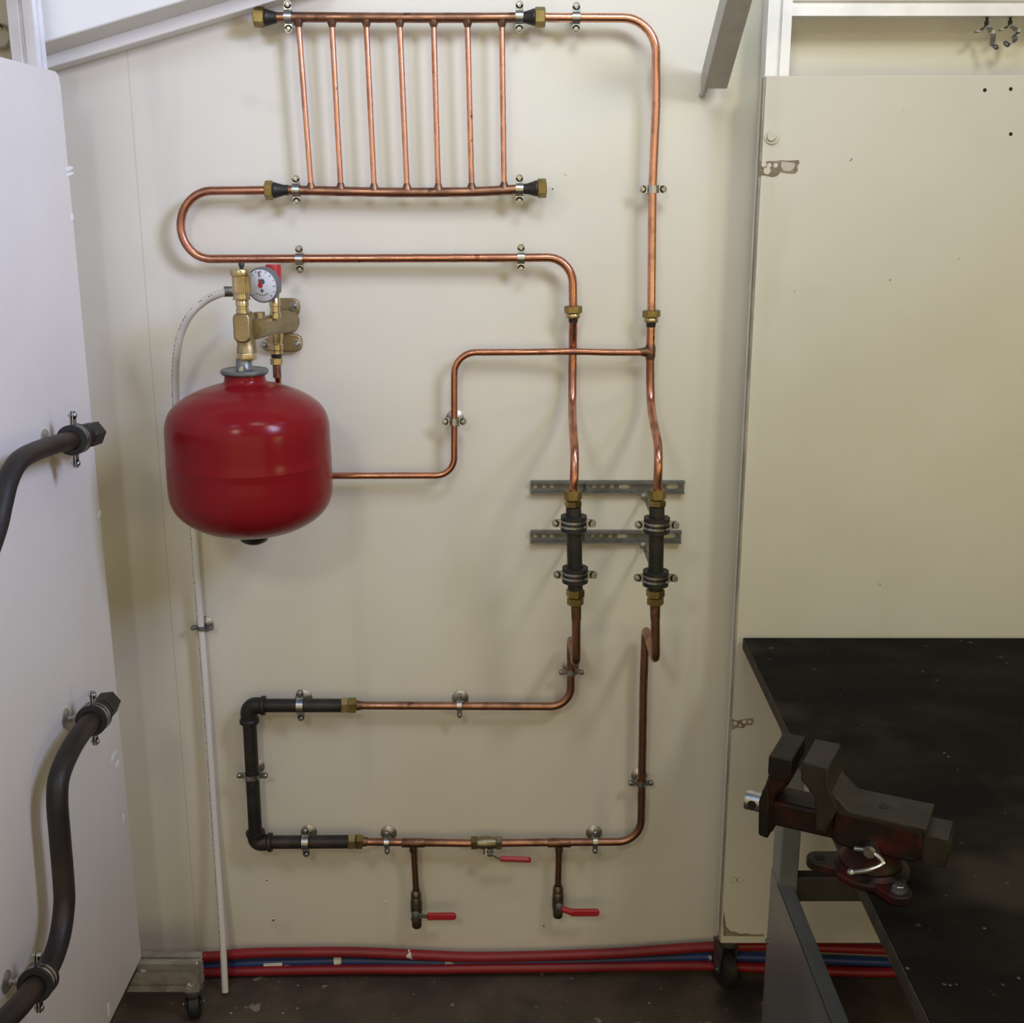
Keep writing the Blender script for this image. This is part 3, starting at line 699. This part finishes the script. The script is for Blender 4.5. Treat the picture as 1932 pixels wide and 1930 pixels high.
m = MB(); m.lathe([(r, z) for r, z in prof], (V((vx, -VO, 0)), V((1, 0, 0)), V((0, 1, 0)), V((0, 0, 1))), 72)
bodyo = m.build('tank_body', RED, t, ang=60)
m = MB(); m.lathe([(.001, zz(1026)), (W(14, 1000), zz(1025)), (W(24, 1000), zz(1020)), (W(30, 1000), zz(1010)), (W(31, 1000), zz(1000))], (V((vx, -VO, 0)), V((1, 0, 0)), V((0, 1, 0)), V((0, 0, 1))), 32)
m.build('bottom_cap', BLACKP, t)
m = MB(); ez = zz(699); R = W(45, 699)
m.lathe([(R * .93, ez - .006), (R, ez - .003), (R, ez), (R * .95, ez + .0025), (R * .86, ez + .001), (R * .42, ez + .003), (W(15, 690), ez + .008), (W(14.5, 690), zz(676)), (.001, zz(676))], (V((vx, -VO, 0)), V((1, 0, 0)), V((0, 1, 0)), V((0, 0, 1))), 40)
m.build('top_flange', GALV, t)
m = MB(); q = V((vx + .001, -VO - .022, ez + .002)); m.cyl(q, q + V((0, 0, .006)), .007, 6); m.cyl(q + V((0, -.001, .004)), q + V((0, -.001, .009)), .0045, 12)
m.build('flange_screw', ZINC, t)

# ------------------------------------------------------------------ brass boiler group
AX = (V((1, 0, 0)), V((0, 1, 0)), V((0, 0, 1)))
t = thing('brass_valve_group', P(545, 615, 0), 'brass safety valve group with round gauge, on the wall above the red tank', 'valve group')
def col(prof_px, px, off, name, mt, parent=t, seg=28, hexa=False):
    """vertical turned piece; prof_px = [(half width px, y px)]"""
    x = P(px, prof_px[0][1], off).x; k = P(1066, prof_px[0][1], off).x / 100
    m = MB(); m.lathe([(max(h * k, 1e-4), P(px, y, off).z) for h, y in prof_px], (V((x, -off, 0)), *AX), 6 if hexa else seg, .3 if hexa else 0)
    return m.build(name, mt, parent)
# air vent
av = col([(18, 565), (15.5, 563), (15.5, 554), (16.2, 553), (16.2, 521), (18.5, 520), (19, 517), (19, 510), (17.5, 507.5), (0, 507.5)], 456, VO, 'air_vent', BRASS, seg=40)
kn = MB(); x0 = P(456, 537, VO); k = P(1066, 537, VO).x / 100
for i in range(30):
    a = 2 * math.pi * i / 30; c_ = V((x0.x + math.cos(a) * 16.2 * k, -VO + math.sin(a) * 16.2 * k, 0)); kn.cyl(c_ + V((0, 0, P(456, 552, VO).z)), c_ + V((0, 0, P(456, 522, VO).z)), .0011, 6)
kn.build('knurling', BRASS, av)
col([(4, 508), (4, 503), (5.5, 502), (5.5, 497), (4.5, 495.5), (0, 495)], 456, VO, 'vent_cap', BLACKP, av)
col([(12, 592), (12, 583), (11, 582), (11, 578), (12, 577), (12, 565), (10, 562)], 458, VO, 'vent_neck', BRASS, t)
# body block on the tank axis
vX = P(459, 618, VO + .012); m = MB()
k = P(1066, 618, VO).x / 100
fr = (V((vX.x, -VO - .012, 0)), V((1, 0, 0)), V((0, 0, 1)), V((0, -1, 0)))
z0, z1 = P(459, 646, VO + .012).z, P(459, 591, VO + .012).z; hw = 16 * k; pr = []
for i in range(17): a = math.pi + math.pi * i / 16; pr.append((hw * math.cos(a), z0 + hw * .75 + hw * .75 * math.sin(a)))
pr += [(hw, z1 - .006), (hw * .8, z1), (-hw * .8, z1), (-hw, z1 - .006)]
m.prism(pr, fr, -.020, .014)
m.build('valve_body', BRASS_M, t, bevel=.003)
col([(19, 666), (18.5, 664), (18.5, 655), (17.5, 653), (17.5, 640), (18, 630), (18, 600), (16, 592), (13, 588)], 466, VO - .008, 'tank_socket', BRASS_M, t)
col([(17.5, 679), (18.5, 677), (18.5, 668), (17, 666)], 466, VO, 'union_nut', BRASS, t, hexa=True)
# arm to the wall plate
m = MB(); a0 = P(474, 621, VO - .006); a1 = P(540, 606, .055); pts = [a0.lerp(a1, i / 8) for i in range(9)]
m.tube(pts, [.0185, .0185, .0182, .0175, .0168, .0172, .0182, .0195, .020], 24)
m.build('arm', BRASS_M, t)
m = MB(); a = P(490, 607, .17); m.tube([a + V((0, 0, -.010)), a + V((0, 0, .004)), a + V((0, 0, .005)), a + V((0, 0, .016))], [.0115, .0115, .0098, .0098], 18)
m.build('gauge_boss', BRASS_M, t)
# gauge
gc = P(495, 538, .178); gn = V((-.26, -.95, -.10)).normalized(); fr = frame(gc, gn, (1, 0, 0)); gR = .0292
if fr[1].x < 0: fr = (fr[0], -fr[1], -fr[2], fr[3])
m = MB(); m.lathe([(gR * .9, -.013), (gR, -.011), (gR, .002), (gR * .95, .003), (gR * .93, .0012), (gR * .93, -.001)], fr, 48); ga = m.build('pressure_gauge', GREYP, t)
m = MB(); m.lathe([(gR * .935, .0), (gR * .935, .0012), (gR * .9, .0022), (.0001, .0024)], fr, 48); dl = m.build('dial', DIAL, ga, ang=50)
m = MB()
def bar_(a, r0, r1, wd, mt=None, m=None, h=.0025):
    o, X, Y, Z = fr; d = X * math.cos(a) + Y * math.sin(a); s = Z.cross(d); m.box((r0, -wd / 2, h), (r1, wd / 2, h + .0005), (o, d, s, Z))
for i in range(13):
    a = math.radians(225 - i * 22.5); bar_(a, gR * (.72 if i % 2 == 0 else .78), gR * .86, .0009, m=m)
for i in range(5):
    a = math.radians(-55 - i * 17); bar_(a, gR * .52, gR * .6, .002, m=m)
bar_(math.radians(100), gR * .5, gR * .8, .0022, m=m)
m.lathe([(gR * .16, .0025), (gR * .14, .0031)], (fr[0] + fr[2] * gR * .22 + fr[1] * gR * .05, *fr[1:]), 18); m.lathe([(gR * .1, .0025), (gR * .08, .0031)], (fr[0] - fr[2] * gR * .3, *fr[1:]), 16)
m.build('dial_marks', INK, dl)
m = MB(); o_ = fr[0] - fr[1] * gR * .08; m.lathe([(gR * .15, .0026), (gR * .12, .0042)], (o_, *fr[1:]), 18)
frn = (o_, *fr[1:]); d = (fr[1] * -.1 + fr[2]).normalized(); m.box((-.0012, -gR * .12, .003), (.0012, gR * .36, .0038), (o_ + fr[1] * 0, fr[3].cross(d) * -1, d, fr[3])); m.build('needle', RED_L, dl)
# safety valve with red cap
so = .135
col([(10.5, 600), (10.5, 590), (9, 588), (9, 578), (10.5, 577), (10.5, 566), (9, 563), (9, 545)], 520, so, 'safety_valve', BRASS, t)
col([(12, 552), (13.5, 545), (14, 530), (14.5, 502), (14, 499), (0, 499)], 518, so, 'red_cap', RED_L, t)
# lower stop fitting
lo_ = V_OFF
col([(10, 688), (11.5, 687), (11.5, 676), (10.5, 675)], 522, lo_, 'union_nut', BRASS, t, hexa=True)
col([(9, 676), (10, 672), (10, 667), (8, 666)], 522, lo_, 'neck', IRON, t)
col([(11, 668), (12.5, 667), (12.5, 661), (11.5, 660), (13.5, 659), (13.5, 650), (12, 648), (12.5, 642), (14, 636), (14, 610)], 521.5, lo_, 'stop_fitting', BRASS, t)
m = MB(); q = P(522, 691, V_OFF); m.cyl(P(522, 686, V_OFF), P(523, 712, V_OFF), .0075, 16); m.build('pipe_socket', COPPER_S, t)
# wall plate with lugs
def PL(px, py, o=.012): d = P(px, py, o); return (d.x, d.z)
pl_ = [PL(*q) for q in ((528, 563), (552, 563), (562, 567), (565, 578), (564, 592), (558, 597), (548, 598), (547, 622), (548, 630), (560, 631), (568, 637), (570, 650), (567, 660), (560, 663), (535, 664), (510, 664), (499, 660), (493, 652), (497, 641), (510, 636), (520, 632), (520, 600), (520, 570))]
m = MB(); m.prism(pl_, (V((0, 0, 0)), V((1, 0, 0)), V((0, 0, 1)), V((0, -1, 0))), .001, .014)
q = P(541, 606, .012); m.lathe([(.024, .0), (.022, .012), (.0205, .030)], frame(V((q.x, -.010, q.z)), (0, -1, 0)), 24)
m.build('wall_plate', BRASS_M, t, bevel=.002)
for (px, py) in ((554.5, 577), (561, 648), (499, 650)):
    q = P(px, py, .014); m = MB(); m.lathe([(.0085, 0), (.0085, .0015), (.0055, .0016), (.0055, .005), (.0035, .0068), (0, .007)], frame(q, (0, -1, 0)), 18); m.build('wall_bolt', ZINC, t)
m = MB(); m.cyl(P(446, 550, .150), P(512, 552, .138), .0070, 14); m.build('discharge_pipe', BRASS_M, t)

# ------------------------------------------------------------------ pipes on the floor
def floorpipe(pts, off, r, mt, name, label):
    q = smooth([P(x, y, off) for x, y in pts], 6); d = [V((p.x, p.y, max(p.z, r + .0003))) for p in q]
    m = MB(); m.tube(dense(d, .06), r, 18); o = m.build(name, mt, None, origin=(0, -off, 0)); return tag(o, label, 'pipe', 'pipes along the floor')
floorpipe([(180, 1812), (300, 1808), (397, 1804.6), (478, 1798), (639, 1796), (720, 1798), (801, 1802), (868, 1805), (940, 1805), (1060, 1802), (1180, 1797), (1330, 1786.5), (1450, 1784), (1600, 1789), (1750, 1795)], .022, .0106, HOSER, 'floor_pipe', 'upper red sleeved pipe along the foot of the wall')
floorpipe([(180, 1838), (300, 1836), (397, 1834), (478, 1831.5), (639, 1828.5), (801, 1828), (868, 1827), (940, 1826), (1060, 1825), (1180, 1823), (1330, 1821.5), (1450, 1826), (1600, 1833), (1750, 1838)], .022, .0106, HOSER, 'floor_pipe', 'lower red sleeved pipe lying on the floor against the wall')
bp = floorpipe([(180, 1826), (300, 1824), (397, 1821), (478, 1816), (560, 1814), (639, 1812), (720, 1813), (801, 1815), (868, 1816), (940, 1815), (1060, 1813), (1180, 1809.5), (1330, 1804), (1450, 1806), (1600, 1812), (1750, 1818)], .0125, .0098, HOSEB, 'floor_pipe', 'blue sleeved pipe squeezed between the two red ones')
bl = MB()
for (x0, x1, y) in ((499, 534, 1816), (631, 645, 1812)):
    bl.tube([P(x0, y, .0125), P(x1, y - 1, .0125)], .0101, 16)
plabel(bl.build('paint_smear', FILL, bp), 'white paint smears')

# ------------------------------------------------------------------ black pipes on the left partition
LP = LX + .047
def lpipe(pts, r, label, endn, cl):
    q = smooth([PX(x, y, LP) for x, y in pts], 8); t = thing('iron_pipe', q[-1], label, 'pipe')
    MB().tube(q, r, 24).build('tube', IRON_B, t)
    a = PX(*endn[0], LP); b = PX(*endn[1], LP); d = (b - a).normalized()
    m = MB(); m.lathe([(r * .95, -.012), (r * 1.02, 0), (.0190, .012)], frame(a - d * .006, d), 20); m.hexnut(a + d * .006, b, .036, ch=.08, rot=.4); m.build('end_nut', IRON_B, t)
    for i, (c, e) in enumerate(cl):
        p = PX(*c, LP); td = (PX(*e, LP) - p)
        clamp(0, 0, LP - LX, td, r + .0003, ['rubber lined clamp beside the end nut of the ' + label.split(' on ')[0], 'rubber lined clamp low down on the S-bent black pipe'][i], 'rubber lined clamps on the left partition', n=V((1, 0, 0)), at=p, rubber=True, w=.014, mt=ZINC, lug=.017)
lpipe([(-40, 1090), (-8, 1000), (3, 954), (14, 910), (29, 878), (51, 859), (93, 842), (137, 830), (160, 822)], .0142, 'short black pipe with one elbow on the upper left partition', ((157, 824), (178, 817)), [((140, 829), (160, 822))])
lpipe([(-30, 1962), (14, 1920), (41, 1892), (73, 1851), (96, 1817), (113, 1766), (121, 1708), (120, 1663), (113, 1578), (108, 1509), (113, 1461), (137, 1407), (167, 1366), (190, 1343)], .0160, 'S-bent black pipe on the lower left partition', ((190, 1343), (206, 1324)), [((177, 1355), (190, 1342)), ((72, 1852), (85, 1836))])

# ------------------------------------------------------------------ open clips hanging from the right beam
def hang(stem, left, right, ringc, label):
    t = thing('hanging_clip', P(*stem[0], .05), label, 'pipe clip', 'open clips under the right beam')
    o = .05
    m = MB(); m.cyl(P(*stem[0], o), P(*stem[1], o), .0024, 10); m.cyl(P(*stem[1], o) , P(stem[1][0] - .5, stem[1][1] + 9, o), .0040, 10, .0032); m.build('stud', IRON, t)
    def strap(pts, wd=.011, th=.0016):
        q = smooth([P(*p, o) for p in pts], 5); m = MB(); vs = []; fs = []
        for i, p in enumerate(q):
            d = (q[min(i + 1, len(q) - 1)] - q[max(i - 1, 0)]).normalized(); nn = d.cross(V((0, -1, 0))).normalized(); bb = V((.35, -.93, .1)); bb = (bb - d * bb.dot(d)).normalized(); nn = d.cross(bb)
            for a, b in ((-1, -1), (1, -1), (1, 1), (-1, 1)): vs.append(p + bb * (a * wd / 2) + nn * (b * th / 2))
        for i in range(len(q) - 1):
            for j in range(4): fs.append((i * 4 + j, i * 4 + (j + 1) % 4, i * 4 + 4 + (j + 1) % 4, i * 4 + 4 + j))
        fs += [(3, 2, 1, 0), tuple(len(vs) - 4 + j for j in range(4))]
        return m.add(vs, fs)
    strap(left).build('short_arm', ZINC_D, t)
    m = strap(right); c = P(*ringc, o); m.ring(c, (.3, -.75, .6), .0028, .0062, .0018, 18); m.build('swing_arm', ZINC_D, t)
    m = MB(); h = P(*right[2], o); m.cyl(h + V((0, -.007, 0)), h + V((0, .007, 0)), .0034, 12); m.build('hinge', ZINC, t)
hang(((1863, 28), (1861.5, 41)), [(1861, 50), (1856, 53), (1850, 59), (1845, 60), (1840, 60)], [(1861, 51), (1866, 53), (1871, 61), (1874, 68), (1873, 76), (1872, 83), (1876, 86)], (1878, 88), 'open pipe clip hanging under the beam, arm straight down, left of the other')
hang(((1907, 28), (1906, 39)), [(1906, 48), (1901, 50), (1896, 55), (1891, 56.5), (1885, 57)], [(1906, 48), (1913, 52), (1920, 58), (1920, 63), (1914, 68), (1915, 76), (1909, 82), (1904, 82)], (1899, 83), 'open pipe clip hanging under the beam, arm curled into a C, nearest the photo edge')

# ------------------------------------------------------------------ workbench
BZ = .792
c0 = PZ(1403, 1203, BZ); c1 = PZ(1755, 1930, BZ); dd = (c1 - c0).normalized(); c1 = c0 + dd * 1.45
t = thing('workbench', (.95, -.8, 0), 'dark oily workbench with grey sheet steel side in the right foreground', 'workbench')
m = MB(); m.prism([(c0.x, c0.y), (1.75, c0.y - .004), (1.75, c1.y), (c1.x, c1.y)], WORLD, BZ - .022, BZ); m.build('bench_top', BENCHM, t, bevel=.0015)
s = V((-dd.y, dd.x, 0)); s = s if s.x < 0 else -s
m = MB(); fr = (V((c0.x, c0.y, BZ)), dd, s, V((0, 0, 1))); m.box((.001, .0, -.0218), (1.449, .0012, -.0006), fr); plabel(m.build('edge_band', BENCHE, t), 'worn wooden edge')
LXp = .436
for y in (-.45, -1.40):
    for x in (LXp, 1.70):
        m = MB(); m.box((x, y - .028, 0), (x + .030, y + .028, BZ - .022)); m.build('leg', GREYM, t, bevel=.002)
m = MB(); m.box((LXp - .0015, -1.38, .06), (LXp + .0005, -.424, .505)); m.box((LXp - .0015, -1.38, .503), (LXp + .024, -.47, .505)); m.build('side_panel', GREYM, t, bevel=.0006)
for z in (.15, .37):
    m = MB(); q = V((LXp, -.432, z)); m.cyl(q, q - V((.005, 0, 0)), .0045, 12); m.build('panel_screw', ZINC_D, t)
m = MB(); m.box((LXp + .030, -.468, .470), (1.70, -.445, .515)); m.build('rear_rail', DARKM, t, bevel=.002)

# ------------------------------------------------------------------ vice
O = V((.452, -.905, BZ)); OB = O + V((-.897, .442, 0)) * .014; a_ = V((-.897, .442, 0)).normalized(); b_ = V((-.442, -.897, 0)).normalized()
VF = (O, a_, b_, V((0, 0, 1)))           # a towards the front jaw, b towards the viewer, z up
t = thing('bench_vice', O, 'red and black bench vice bolted on the corner edge of the workbench', 'vice')
def vp(a, b, z): return O + a_ * a + b_ * b + V((0, 0, z))
sideF = (O, a_, V((0, 0, 1)), b_)        # polygons in (a, z), extruded along b
m = MB(); m.lathe([(.046, 0), (.048, .003), (.048, .010), (.042, .013), (.038, .016)], frame(OB, (0, 0, 1)), 36)
for ang in (12, 132, 252):
    d = Matrix.Rotation(math.radians(ang), 3, 'Z') @ a_; e = V((-d.y, d.x, 0)); pr = [(.03, -.024)]
    for i in range(13): th = -math.pi / 2 + math.pi * i / 12; pr.append((.060 + .016 * math.cos(th), .016 * math.sin(th)))
    pr.append((.03, .024)); m.prism(pr, (OB, d, e, V((0, 0, 1))), 0, .012)
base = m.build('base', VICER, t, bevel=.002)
for ang in (132, 252):
    d = Matrix.Rotation(math.radians(ang), 3, 'Z') @ a_; q = OB + d * .060 + V((0, 0, .012)); m = MB(); m.lathe([(.010, 0), (.010, .0015)], frame(q, (0, 0, 1)), 18); m.hexnut(q, q + V((0, 0, .008)), .013); m.build('bolt', ZINC_D, base)
d = Matrix.Rotation(math.radians(12), 3, 'Z') @ a_; m = MB(); m.lathe([(.006, 0), (.006, .0006)], frame(OB + d * .060 + V((0, 0, .012)), (0, 0, 1)), 16); m.build('bolt_hole', HOLEM, base)
m = MB(); m.lathe([(.039, .015), (.035, .022), (.031, .034), (.033, .050)], frame(OB, (0, 0, 1)), 32)
m.prism([(.050, .042), (.058, .050), (.058, .086), (-.046, .086), (-.047, .048), (-.038, .042)], sideF, -.029, .029)
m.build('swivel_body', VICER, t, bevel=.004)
m = MB(); m.prism([(.064, .060), (.052, .094), (.066, .122), (.066, .146), (.098, .146), (.098, .122), (.080, .104), (.076, .060)][::-1], sideF, -.036, .036)
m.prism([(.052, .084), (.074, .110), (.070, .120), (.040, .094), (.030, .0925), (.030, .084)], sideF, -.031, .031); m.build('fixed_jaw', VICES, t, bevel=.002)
m = MB(); m.box((-.050, -.033, .0855), (.040, .033, .0925), VF); an = m.build('anvil_plate', VICES, t, bevel=.0012)
m = MB(); m.lathe([(.006, .0925), (.006, .093)], frame(vp(.004, 0, 0), (0, 0, 1)), 16); m.build('anvil_dimple', VICEK, an)
m = MB(); m.box((-.046, -.023, .046), (.138, .023, .080), VF); m.prism([(.130, .036), (.142, .040), (.146, .085), (.142, .104), (.138, .122), (.108, .122), (.116, .104), (.130, .088)], sideF, -.026, .026)
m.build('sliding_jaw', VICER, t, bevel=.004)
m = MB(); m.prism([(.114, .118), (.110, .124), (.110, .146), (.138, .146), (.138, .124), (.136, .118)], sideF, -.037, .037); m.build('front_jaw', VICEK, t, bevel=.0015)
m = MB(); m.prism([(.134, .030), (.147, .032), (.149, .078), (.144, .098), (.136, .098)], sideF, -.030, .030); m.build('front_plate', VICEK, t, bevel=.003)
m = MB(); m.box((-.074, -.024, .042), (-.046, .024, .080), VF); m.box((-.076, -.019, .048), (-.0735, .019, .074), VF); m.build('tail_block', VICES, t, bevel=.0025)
m = MB(); m.cyl(vp(.146, 0, .062), vp(.172, 0, .062), .0125, 24); sc_ = m.build('screw_head', ZINC, t, bevel=.001)
m = MB(); q = vp(.161, .0118, .062); m.cyl(q, q + b_ * .0012, .0058, 18); m.build('handle_hole', HOLEM, sc_)
m = MB(); q = vp(.010, .029, .052); m.cyl(q, q + b_ * .014, .0080, 16); m.cyl(q + b_ * .014, q + b_ * .018, .0062, 6)
m.tube(smooth([q + b_ * .010 + a_ * .018 + V((0, 0, -.002)), q + b_ * .012, vp(-.006, .044, .043), vp(.008, .050, .033), vp(.028, .052, .025)], 5), .0032, 10); m.sphere(vp(.028, .052, .025), .0050, 12)
plabel(m.build('swivel_lock', ZINC, t), 'zinc locking bolt with bent handle')

# ------------------------------------------------------------------ light
def area(name, loc, tgt, sx, sy, rgb, spread=180):
    e = max(rgb); ld = bpy.data.lights.new(name, 'AREA'); ld.shape = 'RECTANGLE'; ld.size = sx; ld.size_y = sy; ld.spread = math.radians(spread)
    ld.energy = e * 20; ld.color = tuple(c / e for c in rgb)
    o = bpy.data.objects.new(name, ld); COL.objects.link(o); o.location = loc
    o.rotation_euler = (V(tgt) - V(loc)).to_track_quat('-Z', 'Y').to_euler(); return o
area('ceiling_lamp', (-.7, -3.0, 2.65), (-.35, 0, .9), .3, .3, (.50, .475, .40))
area('ceiling_lamp', (1.1, -1.6, 2.65), (.55, 0, .9), .3, .3, (.54, .52, .44))
area('added_front_fill', (0, -4.42, 1.30), (0, 0, 1.2), 4.6, 2.3, (1.75, 1.38, .74))  # added warm fill behind the camera, not a real opening
area('added_side_fill', (2.4, -2.4, 1.2), (0, 0, .8), .6, .5, (.27, .28, .12))  # added low fill from the right, no real window there
area('added_cool_light', (1.6, -1.9, 2.6), (-.73, -.7, 1.98), .55, .55, (.275, .32, .53), 62)  # cool lamp added to tint and brighten the left panel's top
area('added_wall_wash', (.2, -1.2, 2.7), (.1, 0, 1.85), .5, .3, (.080, .094, .098), 80)  # added wash that lifts the upper wall, no fitting modelled
area('added_cool_light', (-.7, -1.6, 2.65), (-.35, 0, .9), .3, .3, (.02, .055, .115))  # added blue fill for the wall, not an actual skylight
area('added_cool_light', (1.1, -.8, 2.65), (.5, 0, 1.3), .3, .3, (.03, .04, .13))  # second added blue fill, close to the wall on the right
wd = bpy.data.worlds.new('world'); SC.world = wd; wd.use_nodes = True
bg = wd.node_tree.nodes['Background']; bg.inputs['Color'].default_value = (1.0, .97, .93, 1); bg.inputs['Strength'].default_value = .02
SC.view_settings.view_transform = 'Standard'; SC.view_settings.look = 'None'; SC.view_settings.gamma = 1.0; SC.view_settings.exposure = 0.0
SC.view_settings.use_curve_mapping = False
